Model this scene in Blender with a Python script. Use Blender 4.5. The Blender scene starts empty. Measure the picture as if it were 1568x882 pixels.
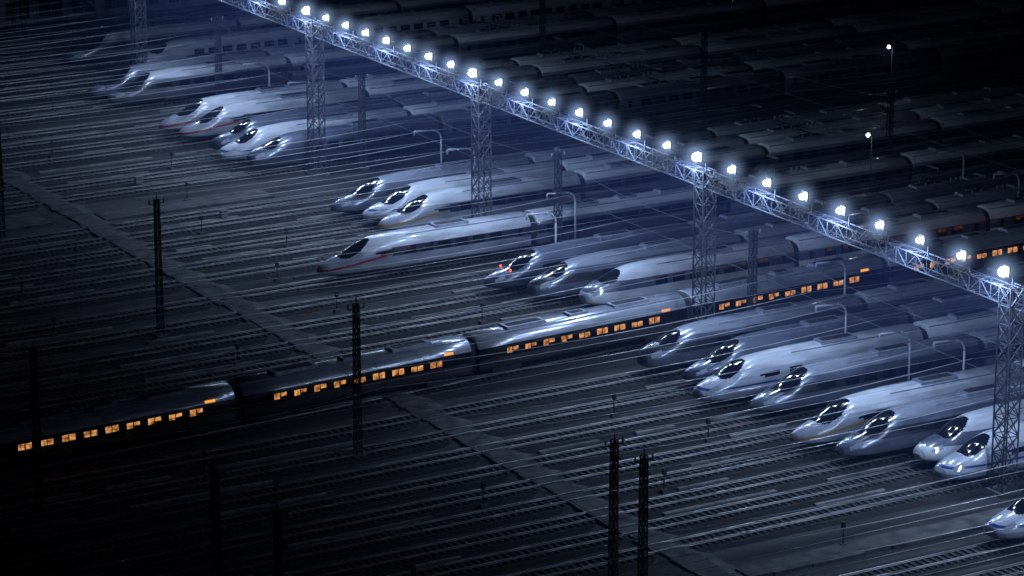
import bpy, math, random
import numpy as np
random.seed(7)
S = bpy.context.scene
COL = S.collection
RT = 0.47   # rail top height

# ------------------------------------------------------------------ materials
def newmat(name):
    m = bpy.data.materials.new(name); m.use_nodes = True
    nt = m.node_tree; b = nt.nodes["Principled BSDF"]
    return m, nt, b
def simple(name, col, rough=.6, metal=0., noise=0.0, nscale=3., coat=0.):
    m, nt, b = newmat(name)
    b.inputs["Roughness"].default_value = rough
    b.inputs["Metallic"].default_value = metal
    b.inputs["Coat Weight"].default_value = coat
    if noise > 0:
        tc = nt.nodes.new("ShaderNodeTexCoord"); n = nt.nodes.new("ShaderNodeTexNoise")
        n.inputs["Scale"].default_value = nscale; n.inputs["Detail"].default_value = 3
        nt.links.new(tc.outputs["Object"], n.inputs["Vector"])
        r = nt.nodes.new("ShaderNodeValToRGB")
        r.color_ramp.elements[0].position = .3; r.color_ramp.elements[1].position = .7
        r.color_ramp.elements[0].color = (*[c*(1-noise) for c in col], 1)
        r.color_ramp.elements[1].color = (*[min(1, c*(1+noise)) for c in col], 1)
        nt.links.new(n.outputs["Fac"], r.inputs["Fac"]); nt.links.new(r.outputs["Color"], b.inputs["Base Color"])
    else:
        b.inputs["Base Color"].default_value = (*col, 1)
    return m
def emit(name, col, st, base=(.1,.1,.1)):
    m, nt, b = newmat(name)
    b.inputs["Base Color"].default_value = (*base, 1)
    b.inputs["Emission Color"].default_value = (*col, 1)
    b.inputs["Emission Strength"].default_value = st
    m.cycles.emission_sampling = 'NONE'
    return m

def body_mat(name, base, rough, bands, stripe=None, metal=0.0):
    """painted train body: bands by height (livery, often with lit roofs and shaded sides painted in), grime, optional rising nose stripe"""
    m, nt, b = newmat(name); N = nt.nodes; L = nt.links
    tc = N.new("ShaderNodeTexCoord"); sp = N.new("ShaderNodeSeparateXYZ"); L.new(tc.outputs["Object"], sp.inputs[0])
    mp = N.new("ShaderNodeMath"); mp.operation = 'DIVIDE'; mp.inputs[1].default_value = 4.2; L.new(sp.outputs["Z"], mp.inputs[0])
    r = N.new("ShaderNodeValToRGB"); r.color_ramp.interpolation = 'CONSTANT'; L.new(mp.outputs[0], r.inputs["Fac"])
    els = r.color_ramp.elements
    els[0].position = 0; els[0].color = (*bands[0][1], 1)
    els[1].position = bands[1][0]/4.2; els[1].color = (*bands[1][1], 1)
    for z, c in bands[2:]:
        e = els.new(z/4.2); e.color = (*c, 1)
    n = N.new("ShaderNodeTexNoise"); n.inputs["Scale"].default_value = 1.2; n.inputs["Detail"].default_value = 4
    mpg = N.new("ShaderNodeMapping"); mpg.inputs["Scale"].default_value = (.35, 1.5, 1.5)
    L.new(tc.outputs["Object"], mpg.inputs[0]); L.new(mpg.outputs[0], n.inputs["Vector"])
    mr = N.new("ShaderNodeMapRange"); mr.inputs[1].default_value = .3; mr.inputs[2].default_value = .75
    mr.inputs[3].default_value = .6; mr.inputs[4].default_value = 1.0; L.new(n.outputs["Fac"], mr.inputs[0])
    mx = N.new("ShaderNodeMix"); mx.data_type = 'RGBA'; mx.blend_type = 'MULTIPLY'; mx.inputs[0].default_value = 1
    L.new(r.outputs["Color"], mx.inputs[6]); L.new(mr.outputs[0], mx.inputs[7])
    out = mx.outputs[2]
    if stripe:
        k = N.new("ShaderNodeMath"); k.operation = 'MULTIPLY_ADD'; k.inputs[1].default_value = -0.14; k.inputs[2].default_value = -1.12
        L.new(sp.outputs["X"], k.inputs[0])
        ad = N.new("ShaderNodeMath"); ad.operation = 'ADD'; L.new(k.outputs[0], ad.inputs[0]); L.new(sp.outputs["Z"], ad.inputs[1])
        ab = N.new("ShaderNodeMath"); ab.operation = 'ABSOLUTE'; L.new(ad.outputs[0], ab.inputs[0])
        lt = N.new("ShaderNodeMath"); lt.operation = 'LESS_THAN'; lt.inputs[1].default_value = .11; L.new(ab.outputs[0], lt.inputs[0])
        lx = N.new("ShaderNodeMath"); lx.operation = 'LESS_THAN'; lx.inputs[1].default_value = 7.; L.new(sp.outputs["X"], lx.inputs[0])
        an = N.new("ShaderNodeMath"); an.operation = 'MULTIPLY'; L.new(lt.outputs[0], an.inputs[0]); L.new(lx.outputs[0], an.inputs[1])
        m2 = N.new("ShaderNodeMix"); m2.data_type = 'RGBA'; L.new(an.outputs[0], m2.inputs[0]); L.new(out, m2.inputs[6]); m2.inputs[7].default_value = (*stripe, 1)
        # dark continuous window band behind the nose section
        c1 = N.new("ShaderNodeMath"); c1.operation = 'SUBTRACT'; c1.inputs[1].default_value = 2.36; L.new(sp.outputs["Z"], c1.inputs[0])
        c2 = N.new("ShaderNodeMath"); c2.operation = 'ABSOLUTE'; L.new(c1.outputs[0], c2.inputs[0])
        c3 = N.new("ShaderNodeMath"); c3.operation = 'LESS_THAN'; c3.inputs[1].default_value = .44; L.new(c2.outputs[0], c3.inputs[0])
        c4 = N.new("ShaderNodeMath"); c4.operation = 'GREATER_THAN'; c4.inputs[1].default_value = 7.6; L.new(sp.outputs["X"], c4.inputs[0])
        c5 = N.new("ShaderNodeMath"); c5.operation = 'MULTIPLY'; L.new(c3.outputs[0], c5.inputs[0]); L.new(c4.outputs[0], c5.inputs[1])
        m3 = N.new("ShaderNodeMix"); m3.data_type = 'RGBA'; L.new(c5.outputs[0], m3.inputs[0]); L.new(m2.outputs[2], m3.inputs[6]); m3.inputs[7].default_value = (.04,.045,.055,1)
        out = m3.outputs[2]
    L.new(out, b.inputs["Base Color"])
    b.inputs["Roughness"].default_value = rough; b.inputs["Metallic"].default_value = metal
    b.inputs["Coat Weight"].default_value = .6; b.inputs["Coat Roughness"].default_value = .1
    return m

RF = (.84,.86,.9); WH = (.6,.63,.7); SV = (.2,.225,.28); DK = (.02,.022,.028); GR = (.05,.052,.06)  # RF: roof white raised so lit roofs are part of the colour
M_white = body_mat("paint_white_lit_roof", WH, .28, [(0, GR), (.75, (.3,.31,.35)), (1.25, WH), (1.62, (.04,.08,.3)), (1.8, WH), (3.0, RF)])  # blue stripe is livery; pale roof and dim lower side paint in the lighting
M_gold = body_mat("paint_white_gold", WH, .28, [(0, GR), (.8, (.4,.42,.47)), (2.9, RF)], stripe=(.35,.22,.07))  # roof band paler than the sides to paint in overhead light
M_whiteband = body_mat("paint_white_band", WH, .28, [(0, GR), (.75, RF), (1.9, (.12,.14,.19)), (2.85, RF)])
M_red = body_mat("paint_white_red", WH, .26, [(0, GR), (.8, (.36,.38,.43)), (2.7, RF)], stripe=(.36,.02,.025))  # lit roof over dimmer sides is put into the band colours
M_midred = body_mat("paint_fleet_shaded_sides", WH, .28, [(0, DK), (.8, (.12,.13,.155)), (1.5, (.2,.215,.26)), (1.9, (.04,.045,.055)), (2.8, (.25,.27,.32)), (3.15, RF)])  # sides darkened in colour to stand in for shade; roof kept bright
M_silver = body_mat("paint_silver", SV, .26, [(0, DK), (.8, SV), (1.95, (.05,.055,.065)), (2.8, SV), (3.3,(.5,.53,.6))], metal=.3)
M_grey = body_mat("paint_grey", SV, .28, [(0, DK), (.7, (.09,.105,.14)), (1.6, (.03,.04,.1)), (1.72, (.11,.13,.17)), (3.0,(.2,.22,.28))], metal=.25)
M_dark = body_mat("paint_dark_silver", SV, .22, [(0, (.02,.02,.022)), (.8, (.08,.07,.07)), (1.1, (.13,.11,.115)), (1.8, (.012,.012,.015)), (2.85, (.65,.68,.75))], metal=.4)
M_glass = simple("train_window_glass", (.008,.01,.015), .08, 0, coat=.5)
M_under = simple("undercarriage", (.025,.025,.027), .8)
M_roofeq = simple("roof_equipment", (.3,.32,.38), .45, .2, .3, 2)
M_bellows = simple("gangway_bellows", (.03,.03,.035), .85)
M_headlamp = simple("headlamp_glass", (.8,.85,.9), .05, .6)
def lit_window(name, strength):
    m, nt, b = newmat(name); N = nt.nodes; L = nt.links
    tc = N.new("ShaderNodeTexCoord"); n = N.new("ShaderNodeTexNoise"); n.inputs["Scale"].default_value = 2.3
    n.inputs["Detail"].default_value = 3; L.new(tc.outputs["Object"], n.inputs["Vector"])
    r = N.new("ShaderNodeValToRGB"); r.color_ramp.elements[0].position = .36; r.color_ramp.elements[1].position = .68
    r.color_ramp.elements[0].color = (.14,.04,.007,1); r.color_ramp.elements[1].color = (1,.44,.14,1)
    L.new(n.outputs["Fac"], r.inputs["Fac"]); L.new(r.outputs["Color"], b.inputs["Emission Color"])
    b.inputs["Emission Strength"].default_value = strength; b.inputs["Base Color"].default_value = (.02,.02,.02,1)
    b.inputs["Roughness"].default_value = .1
    m.cycles.emission_sampling = 'NONE'
    return m
M_lit = lit_window("lit_carriage_window", .95)
M_sign = emit("destination_display", (1,.36,.03), 1.1)
M_redl = emit("tail_lamp", (1,.06,.02), 5)
M_rail = simple("rail_steel", (.48,.47,.46), .38, .9, .25, .6)
M_sleeper = simple("concrete_sleeper", (.075,.07,.064), .9, 0, .4, 1.7)
M_ballast = simple("ballast", (.022,.0195,.017), .95, 0, .6, 2.6)
M_conc = simple("walkway_concrete", (.09,.086,.08), .9, 0, .6, .7)
M_trough = simple("trough_concrete", (.22,.215,.205), .9, 0, .45, .5)
M_steel = simple("dull_galvanised_steel", (.09,.095,.11), .6, .3, .2, 1.)
M_pole = simple("weathered_steel", (.035,.035,.04), .6, .3, .2, 1.)
M_wire = simple("aluminium_wire", (.7,.7,.72), .35, .5)
M_arm = simple("white_tube", (.55,.57,.6), .4, .1)
M_lamp = emit("floodlight_lens", (.82,.92,1), 50)

# ------------------------------------------------------------------ builder
class MB:
    def __init__(s): s.v=[]; s.f=[]; s.m=[]; s.sm=[]
    def face(s, idx, m=0, sm=False): s.f.append(idx); s.m.append(m); s.sm.append(sm)
    def box(s, x0,x1,y0,y1,z0,z1,m=0, taper=0.0, bottom=True):
        t=taper; b=len(s.v)
        s.v += [(x0,y0,z0),(x1,y0,z0),(x1,y1,z0),(x0,y1,z0),(x0+t,y0+t,z1),(x1-t,y0+t,z1),(x1-t,y1-t,z1),(x0+t,y1-t,z1)]
        fs=[(4,5,6,7),(0,1,5,4),(1,2,6,5),(2,3,7,6),(3,0,4,7)]
        if bottom: fs.append((3,2,1,0))
        for f in fs: s.face(tuple(b+i for i in f), m)
    def tube(s, p, q, r, m=0, n=4):
        p=np.array(p,float); q=np.array(q,float); d=q-p; l=np.linalg.norm(d)
        if l<1e-6: return
        d/=l; a=np.array([0,0,1.]) if abs(d[2])<.9 else np.array([1.,0,0])
        u=np.cross(d,a); u/=np.linalg.norm(u); w=np.cross(d,u); b=len(s.v)
        for c in (p,q):
            for i in range(n):
                t=2*math.pi*(i+.5)/n; s.v.append(tuple(c+r*(math.cos(t)*u+math.sin(t)*w)))
        for i in range(n):
            j=(i+1)%n; s.face((b+i,b+j,b+n+j,b+n+i), m, n>5)
        s.face(tuple(b+i for i in range(n))[::-1], m); s.face(tuple(b+n+i for i in range(n)), m)
    def poly(s, pts, r, m=0, n=4):
        for a,b in zip(pts[:-1],pts[1:]): s.tube(a,b,r,m,n)
    def cyl(s, c, r, h, axis, m=0, n=14):
        d={'x':(h/2,0,0),'y':(0,h/2,0),'z':(0,0,h/2)}[axis]
        s.tube([c[i]-d[i] for i in range(3)],[c[i]+d[i] for i in range(3)], r, m, n)
    def mesh(s, name, mats):
        me=bpy.data.meshes.new(name); me.from_pydata(s.v,[],s.f)
        for m in mats: me.materials.append(m)
        me.polygons.foreach_set("material_index", s.m); me.polygons.foreach_set("use_smooth", s.sm); me.update()
        return me
def obj(name, me, loc=(0,0,0), parent=None, rz=0):
    o=bpy.data.objects.new(name, me); COL.objects.link(o); o.location=loc; o.rotation_euler[2]=rz
    if parent: o.parent=parent
    return o
def empty(name, loc=(0,0,0), rz=0): return obj(name, None, loc, None, rz)

# ------------------------------------------------------------------ train
def curve(pts, x):
    xs=[p[0] for p in pts]; ys=[p[1] for p in pts]
    if x<=xs[0]: return ys[0]
    if x>=xs[-1]: return ys[-1]
    n=len(xs); d=[(ys[i+1]-ys[i])/(xs[i+1]-xs[i]) for i in range(n-1)]
    t=[d[0]]+[0 if d[i-1]*d[i]<=0 else 2*d[i-1]*d[i]/(d[i-1]+d[i]) for i in range(1,n-1)]+[d[-1] if d[-1]<.1 else 0]
    i=max(j for j in range(n-1) if xs[j]<=x); h=xs[i+1]-xs[i]; u=(x-xs[i])/h
    return (2*u**3-3*u*u+1)*ys[i]+(u**3-2*u*u+u)*h*t[i]+(-2*u**3+3*u*u)*ys[i+1]+(u**3-u*u)*h*t[i+1]
W=1.68; ZT=3.95; ZB=.38; RN=64
def ring(w,zt,zb,nu,nl):
    zc=zb+(zt-zb)*.43; out=[]
    for i in range(RN):
        a=2*math.pi*i/RN-math.pi/2
        c,sn=math.cos(a),math.sin(a); n=nu if sn>=0 else nl
        y=w*math.copysign(abs(c)**(2/n),c); z=zc+((zt-zc) if sn>=0 else (zc-zb))*math.copysign(abs(sn)**(2/n),sn)
        out.append((y,z))
    return out
def side_y(z, w=W):
    zc=ZB+(ZT-ZB)*.43; t=abs(z-zc)/(ZT-zc); return w*(1-t**2.6)**(1/2.6)
def loft(mb, stations, matf, cap0=True, cap1=True):
    b=len(mb.v)
    for x,rg in stations:
        for y,z in rg: mb.v.append((x,y,z))
    for i in range(len(stations)-1):
        for j in range(RN):
            k=(j+1)%RN; q=(b+i*RN+j, b+(i+1)*RN+j, b+(i+1)*RN+k, b+i*RN+k)
            c=[sum(mb.v[t][a] for t in q)/4 for a in range(3)]
            mb.face(q, matf(*c), True)
    if cap0: mb.face(tuple(b+j for j in range(RN)), matf(stations[0][0],0,1.5))
    if cap1:
        e=b+(len(stations)-1)*RN; mb.face(tuple(e+j for j in range(RN))[::-1], matf(stations[-1][0],0,1.5))
FULL=ring(W,ZT,ZB,2.6,6)
SMALL=ring(1.4,3.6,.7,3,5)
NOSE={
 'P':dict(zt=[(0,1.1),(.3,1.5),(1.3,1.98),(2.8,2.45),(4.6,3.35),(6.2,3.8),(8.6,3.95)], w=[(0,.28),(.3,.68),(1.1,1.1),(2.4,1.42),(4.6,1.62),(7,1.68)], L=8.6, ws=(2.2,5.6,1.2)),
 'H':dict(zt=[(0,1.2),(.25,1.65),(1.2,2.15),(2.6,2.6),(4.0,3.35),(5.6,3.78),(8.6,3.95)], w=[(0,.45),(.25,.9),(1.,1.28),(2.3,1.52),(4.2,1.64),(7,1.68)], L=8.6, ws=(2.2,4.9,1.12)),
 'R':dict(zt=[(0,1.5),(.2,2.0),(.9,2.45),(2.2,2.9),(3.8,3.5),(5.4,3.85),(7,3.95)], w=[(0,.55),(.2,.98),(.9,1.32),(2.2,1.56),(4.2,1.68)], L=7., ws=(1.7,4.0,1.2)),
}
CL=24.2
def car_details(mb, x0, seed, lit=False, panto=False):
    rnd=random.Random(seed)
    def pane(xa,xb,za,zb,m,off=.012):
        for sg in (-1,1):
            b=len(mb.v); zs=[za,(za+zb)/2,zb]
            for z in zs:
                for x in (xa,xb): mb.v.append((x,sg*(side_y(z)+off),z))
            for i in range(2):
                q=(b+2*i,b+2*i+1,b+2*i+3,b+2*i+2); mb.face(q if sg<0 else q[::-1],m)
    x=max(3.3,x0)
    while x<20.2:
        pane(x,x+1.4,1.98,2.74,1)
        if lit:
            h=rnd.uniform(2.5,2.62)
            pane(x+.08,x+.64,2.05,h,5,.02); pane(x+.74,x+1.3,2.05+rnd.choice([0,0,.2]),h,5,.02)
        x+=2.0
    if lit: pane(20.9,21.9,2.92,3.14,6,.02)
    for dx in ([1.2,22.0] if x0<1 else [22.0]):
        pane(dx,dx+.05,.8,2.9,2); pane(dx+.95,dx+1.0,.8,2.9,2); pane(dx+.25,dx+.75,1.9,2.7,1)
    for a,b2,w in ([(4.,8.4,.75),(11.,13.2,.6),(16.,20.2,.75)] if x0<1 else [(13.,17,.75)]):
        mb.box(a,b2,-w,w,ZT-.12,ZT+.16,3,.08)
        mb.box(a+.4,b2-.4,-w*.55,w*.55,ZT+.16,ZT+.2,2,.02)
    for yy in (-.95,.95):
        mb.box(x0+.6,23.5,yy-.03,yy+.03,3.6,3.83,3)
    for bx in ([3.4,20.6] if x0<1 else [8.5,20.6]):
        mb.box(bx-1.7,bx+1.7,-1.15,1.15,.3,.72,2)
        for wx in (bx-1.25,bx+1.25):
            for sg in (-1,1): mb.cyl((wx,sg*.78,.44),.44,.13,'y',2)
        mb.box(bx-1.6,bx+1.6,-W-.006,W*-1+.05,.42,.8,2); mb.box(bx-1.6,bx+1.6,W-.05,W+.006,.42,.8,2)
    if panto:
        px=6.
        for a in (-.6,.6):
            for c in (-.5,.5): mb.cyl((px+a,c,ZT+.3),.07,.4,'z',3,8)
        mb.poly([(px-.7,-.5,ZT+.5),(px+.7,-.5,ZT+.5),(px+.7,.5,ZT+.5),(px-.7,.5,ZT+.5),(px-.7,-.5,ZT+.5)],.05,2)
        mb.tube((px+.6,0,ZT+.5),(px-1.1,0,ZT+1.15),.06,2,6); mb.tube((px-1.1,0,ZT+1.15),(px+.5,0,ZT+1.9),.04,2,6)
        mb.tube((px+.5,-.8,ZT+1.9),(px+.5,.8,ZT+1.9),.05,3,6); mb.tube((px+.8,-.8,ZT+1.9),(px+.8,.8,ZT+1.9),.05,3,6)
        for sg in (-1,1): mb.poly([(px+.65,sg*.8,ZT+1.9),(px+.65,sg*1.0,ZT+1.7)],.04,3)
        for a in (9.2,9.9,10.5): mb.cyl((a,0,ZT+.2),.13,.45,'z',3,8)
        mb.tube((9.,0,ZT+.45),(12,.2,ZT+.45),.03,2)
def mid_car(lit=False, panto=False, seed=1):
    mb=MB()
    e=ring(W-.06,ZT-.06,ZB+.05,2.6,6)
    st=[(.35,e),(.42,FULL)]+[(.42+i*(CL-.84)/6,FULL) for i in range(1,7)]+[(CL-.35,e)]
    loft(mb,st,lambda x,y,z:0)
    loft(mb,[(-.4,SMALL),(-.2,ring(1.34,3.5,.75,3,5)),(0,SMALL),(.2,ring(1.34,3.5,.75,3,5)),(.38,SMALL)],lambda x,y,z:4,False,False)
    car_details(mb,0,seed,lit,panto); return mb
def head_car(kind):
    d=NOSE[kind]; mb=MB(); L=d['L']; st=[]
    x=0
    while x<L:
        s=min(1,x/L)
        st.append((x,ring(curve(d['w'],x),curve(d['zt'],x),.85-.47*min(1,(x/2.)**.7),2.05+.55*s,2.6+3.4*s)))
        x+= .06 if x<.5 else .1
    st.append((L,FULL)); st.append((CL-.42,FULL)); st.append((CL-.35,ring(W-.06,ZT-.06,ZB+.05,2.6,6)))
    a,b,wy=d['ws']
    def mf(x,y,z):
        if x>L: return 0
        zt=curve(d['zt'],x); u=(x-a)/(b-a)
        if 0<u<1:
            lim=wy*math.sin(math.pi*min(1,.1+u*.84))**.6
            if abs(y)<lim and z>zt*.6: return 1
        if kind!='R' and 5.6<x<L-.8 and abs(y)>1 and abs(z-2.42)<.24*min(1,(x-5.6)/1.): return 1
        hx=.7 if kind!='R' else .5
        if hx<x<hx+1.0 and abs(y)>.5*W*.75 and zt*.72<z<zt*.87: return 7
        return 0
    loft(mb,st,mf)
    car_details(mb,L+.3,3); return mb
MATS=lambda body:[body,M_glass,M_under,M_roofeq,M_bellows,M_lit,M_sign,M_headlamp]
cache={}; builders={}
def get(kind, body):
    k=(kind,body.name)
    if k not in cache:
        if kind not in builders: builders[kind]={'mid':lambda:mid_car(),'midp':lambda:mid_car(False,True),'lit':lambda:mid_car(True,False,5),'litp':lambda:mid_car(True,True,9),
              'P':lambda:head_car('P'),'H':lambda:head_car('H'),'R':lambda:head_car('R')}[kind]()
        cache[k]=builders[kind].mesh("car_"+kind,MATS(body))
    return cache[k]
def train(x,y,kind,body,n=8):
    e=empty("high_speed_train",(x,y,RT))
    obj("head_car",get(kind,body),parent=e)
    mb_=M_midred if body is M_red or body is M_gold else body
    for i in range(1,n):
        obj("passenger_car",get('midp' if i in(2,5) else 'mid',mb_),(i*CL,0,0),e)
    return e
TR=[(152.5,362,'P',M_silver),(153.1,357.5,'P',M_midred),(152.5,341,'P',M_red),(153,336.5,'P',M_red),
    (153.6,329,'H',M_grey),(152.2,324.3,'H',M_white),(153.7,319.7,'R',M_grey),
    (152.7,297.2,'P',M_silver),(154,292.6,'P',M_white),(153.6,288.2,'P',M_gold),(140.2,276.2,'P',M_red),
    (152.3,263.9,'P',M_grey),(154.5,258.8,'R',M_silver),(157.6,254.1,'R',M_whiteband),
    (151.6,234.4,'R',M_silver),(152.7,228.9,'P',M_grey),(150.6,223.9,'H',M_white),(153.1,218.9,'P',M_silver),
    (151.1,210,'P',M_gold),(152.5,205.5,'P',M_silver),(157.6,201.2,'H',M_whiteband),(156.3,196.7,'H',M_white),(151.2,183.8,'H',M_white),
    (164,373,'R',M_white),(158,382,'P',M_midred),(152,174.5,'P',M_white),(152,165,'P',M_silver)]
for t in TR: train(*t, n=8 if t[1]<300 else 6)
mb=MB(); mb.cyl((0,0,0),.12,.1,'x',0,10); mb.cyl((0,1.9,0),.12,.1,'x',0,10)
e=[o for o in bpy.data.objects if o.name.startswith("high_speed_train") and abs(o.location.y-263.9)<.1][0]
obj("marker_lamp",mb.mesh("marker_lamp",[M_redl]),(2.4,-.95,2.3),e)

# departing train on the curved through line
YC=[(-20,238.2),(80,238.6),(110,240.2),(131,241.4),(157,243.),(180,244.8),(200,245.6),(420,245.9)]
def yc(x): return float(sum(np.interp(x+d,[p[0] for p in YC],[p[1] for p in YC]) for d in range(-12,13,3))/9)
e=empty("passenger_train",(0,0,0))
xx=113.4-3*CL
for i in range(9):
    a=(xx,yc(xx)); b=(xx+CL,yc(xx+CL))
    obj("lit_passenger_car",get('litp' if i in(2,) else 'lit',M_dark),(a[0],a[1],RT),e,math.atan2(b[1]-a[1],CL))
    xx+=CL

# ------------------------------------------------------------------ tracks
def track_mesh(f, x0, x1, dz=0.):
    mb=MB(); step=x1-x0 if f is None else 3.
    g=(lambda x:0.) if f is None else f
    n=max(1,int(round((x1-x0)/step))); xs=[x0+(x1-x0)*i/n for i in range(n+1)]
    def strip(prof,m):
        b=len(mb.v); k=len(prof)
        for x in xs:
            for y,z in prof: mb.v.append((x,g(x)+y,z+dz))
        for i in range(n):
            for j in range(k-1): mb.face((b+i*k+j,b+(i+1)*k+j,b+(i+1)*k+j+1,b+i*k+j+1),m)
    strip([(-2.15,.004),(-1.6,.2),(1.6,.2),(2.15,.004)][::1],1)
    for c in (-.7525,.7525):
        strip([(c-.075,.31),(c-.075,.33),(c-.015,.345),(c-.035,.43),(c-.035,.47),(c+.035,.47),(c+.035,.43),(c+.015,.345),(c+.075,.33),(c+.075,.31)],2)
    x=x0+.3
    while x<x1:
        y=g(x); j=random.uniform(-.02,.02); mb.box(x-.13+j,x+.13+j,y-1.25,y+1.25,.19+dz,.305+dz,0,.02,False); x+=.65
    return mb.mesh("railway_track",[M_sleeper,M_ballast,M_rail])
me=track_mesh(None,10,370)
TY=sorted(set([t[1] for t in TR]+[179,170,160,155,150,145,140,135,214.4,249.9,270,283.2,301.8,306.3,345.6,350.2,368.8,377.5,386.5,391,395.5,400,404.5]))
for y in TY: obj("railway_track",me,(0,y,0))
obj("railway_track",track_mesh(yc,10,370))
obj("railway_track",track_mesh(lambda x: 244.4+(yc(x)-244.4)*(3*min(1,max(0,(x-60)/90))**2-2*min(1,max(0,(x-60)/90))**3),10,150,.006))

# ------------------------------------------------------------------ ground
def sheet(name,x0,x1,y0,y1,z,mat):
    me=bpy.data.meshes.new(name); me.from_pydata([(x0,y0,z),(x1,y0,z),(x1,y1,z),(x0,y1,z)],[],[(0,1,2,3)]); me.materials.append(mat); return obj(name,me)
m,nt,b=newmat("yard_gravel"); N=nt.nodes; L=nt.links
tc=N.new("ShaderNodeTexCoord"); mp=N.new("ShaderNodeMapping"); mp.inputs["Scale"].default_value=(.05,.45,1)
L.new(tc.outputs["Object"],mp.inputs[0])
n1=N.new("ShaderNodeTexNoise"); n1.inputs["Scale"].default_value=1; n1.inputs["Detail"].default_value=5; L.new(mp.outputs[0],n1.inputs["Vector"])
n2=N.new("ShaderNodeTexNoise"); n2.inputs["Scale"].default_value=3; n2.inputs["Detail"].default_value=5; L.new(tc.outputs["Object"],n2.inputs["Vector"])
r=N.new("ShaderNodeValToRGB"); r.color_ramp.elements[0].position=.35; r.color_ramp.elements[1].position=.68
r.color_ramp.elements[0].color=(.014,.012,.011,1); r.color_ramp.elements[1].color=(.14,.13,.12,1)
L.new(n1.outputs["Fac"],r.inputs["Fac"])
mx=N.new("ShaderNodeMix"); mx.data_type='RGBA'; mx.blend_type='MULTIPLY'; mx.inputs[0].default_value=.8
L.new(r.outputs["Color"],mx.inputs[6]); L.new(n2.outputs["Fac"],mx.inputs[7]); 
L.new(mx.outputs[2],b.inputs["Base Color"]); b.inputs["Roughness"].default_value=.95
sheet("ground",-3000,3000,-3000,3000,0,m)

# cross path: boards level with the rails, on a gravel berm
mb=MB()
edges=[]
for c in TY+[yc(129.6)]: edges+= [c-.80,c-.69,c+.69,c+.80]
edges=sorted(edges); cur=138.
b0=len(mb.v)
mb.v+=[(126.9,138,.0),(128.3,138,.297),(131,138,.297),(132.4,138,0),(126.9,405,0),(128.3,405,.297),(131,405,.297),(132.4,405,0)]
for i in range(3): mb.face((b0+i,b0+i+1,b0+5+i,b0+4+i),0)
for i in range(0,len(edges),2):
    a,b2=edges[i],edges[i+1]
    if a>cur:
        yy=cur
        while yy<a-.05:
            y2=min(a,yy+1.6)
            mb.box(129.6-random.uniform(1.0,1.4),129.6+random.uniform(1.0,1.4),yy,y2-.01,.29,.41+random.uniform(-.03,.03),0,.03,False); yy=y2
    cur=max(cur,b2)
obj("footpath",mb.mesh("footpath",[M_conc]))
def slab(name,x0,x1,y0,y1,h=.25):
    mb=MB(); x=x0
    while x<x1:
        L_=random.uniform(2,5); mb.box(x,min(x1,x+L_)-.01,y0+random.uniform(0,.35),y1-random.uniform(0,.35),0.002,h+random.uniform(-.01,.01),0,.0); x+=L_
    obj(name,mb.mesh(name,[M_conc]))
slab("pavement",131.9,152,309.5,312.8); slab("pavement",118,126.5,311,315); slab("pavement",131.9,158,187.9,190.6)
mb=MB()
allY=sorted(TY+[243.])
for a,b2 in zip(allY[:-1],allY[1:]):
    g=b2-a; c=(a+b2)/2
    if g<4.2 or 232<c<252: continue
    x=random.uniform(60,75)
    while x<200:
        L_=random.uniform(4,15)
        if random.random()<.65 and not(127.0<x+L_ and x<132.5):
            q=0; wd=random.uniform(.14,.3)
            while q<L_-1:
                mb.box(x+q,x+q+.98,c-wd+random.uniform(-.02,.02),c+wd,.003,.2+random.uniform(-.01,.02),0,.02,False); q+=1.
        x+=L_+random.uniform(1,5)
obj("cable_trough",mb.mesh("cable_trough",[M_trough]))

# ------------------------------------------------------------------ lattice structures
def lattice(mb,x,y,z0,z1,h,step,r,m=0,taper=1.):
    n=int((z1-z0)/step); zs=[z0+(z1-z0)*i/n for i in range(n+1)]
    def c(i):
        k=h*(1+(taper-1)*i/n); return [(x-k,y-k,zs[i]),(x+k,y-k,zs[i]),(x+k,y+k,zs[i]),(x-k,y+k,zs[i])]
    for i in range(n):
        a=c(i);b=c(i+1)
        for j in range(4):
            k=(j+1)%4
            mb.tube(a[j],b[j],r*1.5,m); mb.tube(a[j],b[k],r,m); mb.tube(a[k],b[j],r,m); mb.tube(b[j],b[k],r,m)
GX=160.8; TWR=[149.5,193.8,238.,279.2,316.5,365,405]
lamp_pos=[]
def icos(mb,c,r,m,R_=8,C_=14):
    b=len(mb.v); mb.v.append((c[0],c[1],c[2]+r))
    for i in range(1,R_):
        for j in range(C_):
            t=math.pi*i/R_; p=2*math.pi*j/C_
            mb.v.append((c[0]+r*math.sin(t)*math.cos(p),c[1]+r*math.sin(t)*math.sin(p),c[2]+r*math.cos(t)))
    mb.v.append((c[0],c[1],c[2]-r)); last=len(mb.v)-1
    for j in range(C_):
        k=(j+1)%C_; mb.face((b,b+1+j,b+1+k),m,True)
        for i in range(R_-2): mb.face((b+1+i*C_+j,b+1+(i+1)*C_+j,b+1+(i+1)*C_+k,b+1+i*C_+k),m,True)
        q=b+1+(R_-2)*C_; mb.face((q+j,last,q+k),m,True)
gan=empty("floodlight_gantry",(GX,TWR[0],0))
mb=MB()
for y in TWR:
    lattice(mb,0,y-TWR[0],.3,17.6,.72,1.45,.05)
    mb.box(-1.1,1.1,y-TWR[0]-1.1,y-TWR[0]+1.1,.001,.3,1,.05)
obj("tower_legs",mb.mesh("tower_legs",[M_steel,M_conc]),parent=gan)
mb=MB()
y0=0;y1=TWR[-1]-TWR[0]; n=int((y1-y0)/1.4)
P=lambda i,sx,sz:(sx*.55,y0+(y1-y0)*i/n,16.1+sz*1.35)
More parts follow.
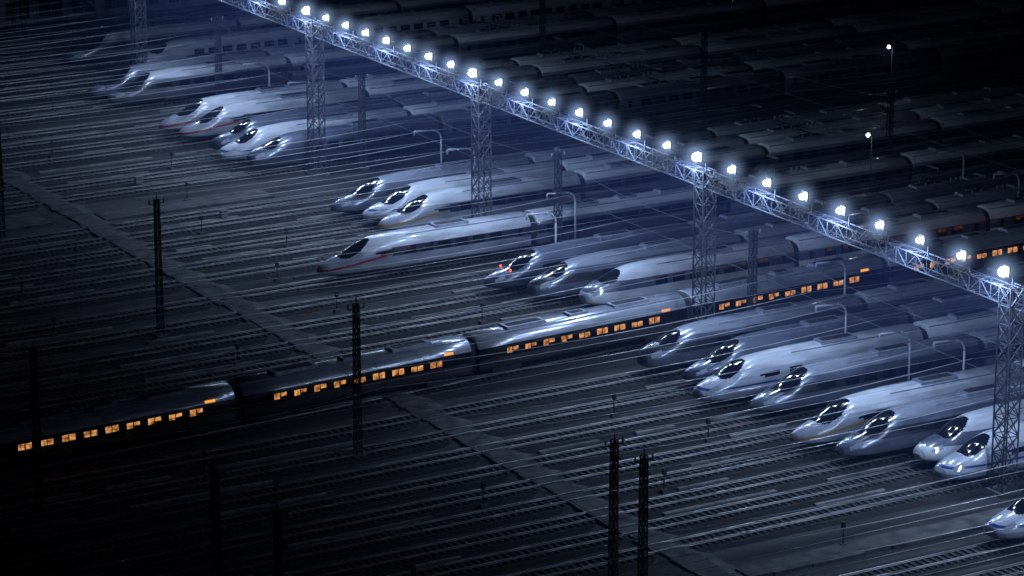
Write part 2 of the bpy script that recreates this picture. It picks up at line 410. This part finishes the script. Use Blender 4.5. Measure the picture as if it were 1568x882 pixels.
for i in range(n):
    for sx in (-1,1):
        for sz in (0,1): mb.tube(P(i,sx,sz),P(i+1,sx,sz),.06)
        a,b2=(0,1) if i%2 else (1,0); mb.tube(P(i,sx,a),P(i+1,sx,b2),.04); mb.tube(P(i,sx,0),P(i,sx,1),.03)
    for sz in (0,1):
        s=1 if i%2 else -1; mb.tube(P(i,-s,sz),P(i+1,s,sz),.035); mb.tube(P(i,-1,sz),P(i,1,sz),.035)
obj("truss_beam",mb.mesh("truss_beam",[M_steel]),parent=gan)
mb=MB(); ml=MB(); lamps=[]
for a,b2 in zip(TWR[:-1],TWR[1:]):
    if a>360: continue
    for k in range(8):
        y=a+(b2-a)*k/8-TWR[0]; lamp_pos.append(y)
        big=1.5 if k==0 else random.uniform(.8,1.05); lamps.append((y,big))
        mb.tube((0,y,17.4),(0,y,18.3),.06); mb.tube((0,y,18.3),(-.9,y,18.6),.05)
        mb.box(-.75,-.62,y-.4,y+.4,18.5,19.4,0,.0)
        icos(ml,(-1.05,y,18.95),.27*big,0)
obj("lamp_brackets",mb.mesh("lamp_brackets",[M_steel]),parent=gan)
obj("lamp_lenses",ml.mesh("lamp_lenses",[M_lamp]),parent=gan)
# added emissive volume imitating the glow around each lamp: emission falls off smoothly with distance from the lens
m=bpy.data.materials.new("lamp_glow"); m.use_nodes=True; nt=m.node_tree; nt.nodes.clear()
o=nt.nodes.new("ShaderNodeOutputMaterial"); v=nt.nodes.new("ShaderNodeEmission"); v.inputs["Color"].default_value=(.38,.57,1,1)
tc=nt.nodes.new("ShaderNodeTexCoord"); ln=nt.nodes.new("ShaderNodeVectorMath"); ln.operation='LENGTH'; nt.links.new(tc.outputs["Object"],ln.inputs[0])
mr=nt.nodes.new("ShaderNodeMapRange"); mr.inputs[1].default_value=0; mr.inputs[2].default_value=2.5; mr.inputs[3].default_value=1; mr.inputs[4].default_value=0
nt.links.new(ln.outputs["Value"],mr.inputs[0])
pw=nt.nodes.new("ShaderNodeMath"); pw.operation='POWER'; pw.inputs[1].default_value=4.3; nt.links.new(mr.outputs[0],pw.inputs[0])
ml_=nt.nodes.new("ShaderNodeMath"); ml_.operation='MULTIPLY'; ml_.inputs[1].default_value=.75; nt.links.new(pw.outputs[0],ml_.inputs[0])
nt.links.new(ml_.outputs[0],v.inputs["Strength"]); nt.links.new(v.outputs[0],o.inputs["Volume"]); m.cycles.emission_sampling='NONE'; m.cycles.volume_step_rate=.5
hb=MB(); icos(hb,(0,0,0),2.5,0,12,20); hm=hb.mesh("glow_halo",[m])
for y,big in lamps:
    h=obj("glow_halo",hm,(-1.05,y,18.95),gan); s=.82+.18*big; h.scale=(s,s,s)
ld=bpy.data.lights.new("floodlight","SPOT"); ld.energy=4900; ld.color=(.41,.585,1.); ld.shadow_soft_size=.45
ld.spot_size=math.radians(170); ld.spot_blend=.5
for y in lamp_pos[::2]:
    o=obj("floodlight",ld,(-1.7,y+1,18.7),gan); o.rotation_euler=(0,math.radians(-3),0)

# catenary masts
mast_me={}
def mast(x,y,h,w=.3,mat=M_pole):
    k=(h,w,mat.name)
    if k not in mast_me:
        mb=MB(); lattice(mb,0,0,.3,h,w,.9,.035,0,.75); mb.box(-.6,.6,-.6,.6,.001,.3,1,.04)
        mb.tube((0,0,h-.3),(0,0,h+.6),.04); mb.tube((-.8,0,h-.4),(.8,0,h-.4),.05); mb.tube((0,-.9,h-1.2),(0,.9,h-1.2),.05)
        mb.cyl((-.75,0,h-.15),.08,.4,'z',2,8); mb.cyl((.75,0,h-.15),.08,.4,'z',2,8)
        mast_me[k]=mb.mesh("catenary_mast",[mat,M_conc,M_arm])
    obj("catenary_mast",mast_me[k],(x,y,0))
rows={119.4:([184.,188.,228.3,268.2,308.],13.5,.26,M_pole),91.5:([149,187.,197,230.5,272],13.5,.26,M_pole),
      166.4:([149.,193.8,238.2,273.2,316.,353.8],11.,.34,M_steel),213:([193.8,238.2,279,316,353.8],11.,.3,M_pole),262:([193.8,238.2,279,316,353.8],11.,.3,M_pole)}
for X,(ys,h,w,mt) in rows.items():
    for y in ys: mast(X,y, 23. if (X==119.4 and y==308.) else h, w, mt)
mb=MB()
for X,(ys,h,w,mt) in rows.items():
    ys=sorted(ys)
    for a,b2 in zip(ys[:-1],ys[1:]):
        if b2-a<8: continue
        for hh,sag in ((h-.6,1.2),(6.9,.05)):
            pts=[(X,a+(b2-a)*t/10,hh-sag*4*(t/10)*(1-t/10)) for t in range(11)]; mb.poly(pts,.014 if X>150 else .02)
obj("headspan_wires",mb.mesh("headspan_wires",[M_wire]))
mb=MB(); RX=[45,91.5,119.4,166.4,213,262,310,360]
for y in TY+['c']:
    f=(lambda x:yc(x)) if y=='c' else (lambda x,y=y:y)
    for a,b2 in zip(RX[:-1],RX[1:]):
        pts=[(a+(b2-a)*t/8,f(a+(b2-a)*t/8),7.4-.7*4*(t/8)*(1-t/8)) for t in range(9)]; mb.poly(pts,.028 if a<160 else .014)
        mb.tube((a,f(a),6.1),(b2,f(b2),6.1),.02 if a<160 else .012)
obj("overhead_wires",mb.mesh("overhead_wires",[M_wire]))
mb=MB(); pts=[(0,0,.0),(0,0,5.6)]+[(-1.1+1.1*math.cos(t),0,5.6+1.1*math.sin(t)) for t in (.3,.6,.9,1.2,1.5708)]+[(-3.4,0,6.85)]
mb.poly(pts,.1,0,8); mb.cyl((-3.4,0,6.6),.09,.5,'z',0,8); mb.box(-.3,.3,-.3,.3,0,.35,1,.03)
am=mb.mesh("catenary_bracket",[M_arm,M_conc])
for x,y in ((170,304.1),(168.5,273.2),(162.5,267.2),(177,238.0),(168.6,226.4),(168.4,216.6),(171,212.2),(169,333),(169,345.),(169,294.9),(214,267),(213,256.4),(215,226.4),(168.5,199)):
    obj("catenary_bracket",am,(x,y,0))

# small trackside things
mb=MB(); mb.tube((0,0,0),(0,0,1.9),.05,0,8); mb.box(-.15,.15,-.15,.15,1.6,2.1,0,.03); mb.box(-.3,.3,-.25,.25,0,.3,1,.04)
sg=mb.mesh("signal_post",[M_pole,M_conc])
mb=MB(); mb.box(-.4,.4,-.25,.25,.12,.8,0,.02); mb.box(-.46,.46,-.31,.31,.8,.88,0,.05); mb.box(-.35,.35,-.2,.2,0,.12,1)
cb=mb.mesh("equipment_cabinet",[M_trough,M_conc])
gaps=[(a+b2)/2 for a,b2 in zip(allY[:-1],allY[1:]) if b2-a>4.4 and not 232<(a+b2)/2<252]
for i,g in enumerate(gaps):
    if i%2==0: obj("signal_post",sg,(random.choice([136,138,143,147])+random.uniform(-1,1),g+.1,.0))
    elif random.random()<.5: obj("equipment_cabinet",cb,(random.uniform(133,146),g,.2))
    if random.random()<.5: obj("signal_post",sg,(random.uniform(98,124),g+.1,0))
M_small=emit("work_light_lens",(.8,.9,1),20)
for x,y in ((200,265),(228.7,299.6)):
    e=empty("work_light",(x,y,0)); mb=MB(); mb.tube((0,0,0),(0,0,10.6),.05,0,6); mb.tube((0,0,10.5),(-.5,0,10.7),.04,0,6); icos(mb,(-.5,0,10.55),.2,1)
    obj("post",mb.mesh("post",[M_pole,M_small]),parent=e)
    l=bpy.data.lights.new("work_lamp","POINT"); l.energy=60; l.color=(.7,.82,1); l.shadow_soft_size=.2; obj("lamp",l,(-1.0,0,10.2),e)

# depot building beyond the yard
M_wall=simple("depot_wall",(.6,.62,.66),.8,0,.2,.4); M_roof=simple("depot_roof",(.1,.1,.12),.7,0,.2,.3)
e=empty("depot_building",(150,412,0)); mb=MB(); mb.box(0,150,0,14,0,4.6,0)
mb.box(-.6,150.6,-.8,14.6,4.6,5.0,1,.05)
x=2
while x<147:
    mb.box(x,x+3.4,-.06,-.001,.9,3.3,2); mb.box(x+1.65,x+1.75,-.09,-.061,.9,3.3,0)
    mb.box(x+3.9,x+4.3,-.25,-.001,0,4.597,0); x+=4.9
obj("walls",mb.mesh("walls",[M_wall,M_roof,M_glass]),parent=e)

# ------------------------------------------------------------------ thin night mist over the yard (real scattering)
m=bpy.data.materials.new("night_mist"); m.use_nodes=True; nt=m.node_tree; nt.nodes.clear()
o=nt.nodes.new("ShaderNodeOutputMaterial"); v=nt.nodes.new("ShaderNodeVolumeScatter")
v.inputs["Color"].default_value=(.3,.44,1,1); v.inputs["Density"].default_value=.0018; v.inputs["Anisotropy"].default_value=.1
nt.links.new(v.outputs[0],o.inputs["Volume"])
mb=MB(); n=40
for yy in (125,430):
    for i in range(n):
        t=2*math.pi*i/n; mb.v.append((GX+12+66*math.cos(t),yy,max(-.5,10+24*math.sin(t))))
for i in range(n):
    j=(i+1)%n; mb.face((i,n+i,n+j,j))
mb.face(tuple(range(n))); mb.face(tuple(range(n,2*n))[::-1])
obj("mist",mb.mesh("mist",[m]))

w=bpy.data.worlds.new("World"); S.world=w; w.use_nodes=True; nt=w.node_tree; bg=nt.nodes["Background"]
sky=nt.nodes.new("ShaderNodeTexSky"); sky.sky_type='NISHITA'; sky.sun_disc=False
sky.sun_elevation=math.radians(-3); sky.sun_rotation=math.radians(200)
mixc=nt.nodes.new("ShaderNodeMix"); mixc.data_type='RGBA'; mixc.blend_type='MULTIPLY'; mixc.inputs[0].default_value=1
mixc.inputs[7].default_value=(.38,.52,1,1)
nt.links.new(sky.outputs[0],mixc.inputs[6]); nt.links.new(mixc.outputs[2],bg.inputs["Color"]); bg.inputs["Strength"].default_value=.022

# ------------------------------------------------------------------ camera
c=bpy.data.cameras.new("Camera"); c.lens=113.35; c.sensor_width=36; c.clip_end=6000; c.clip_start=1
o=obj("Camera",c,(0,0,90)); o.rotation_euler=(math.radians(90-16.27),0,math.radians(-30.5)); S.camera=o
S.view_settings.view_transform='Standard'; S.view_settings.look='None'; S.view_settings.exposure=0
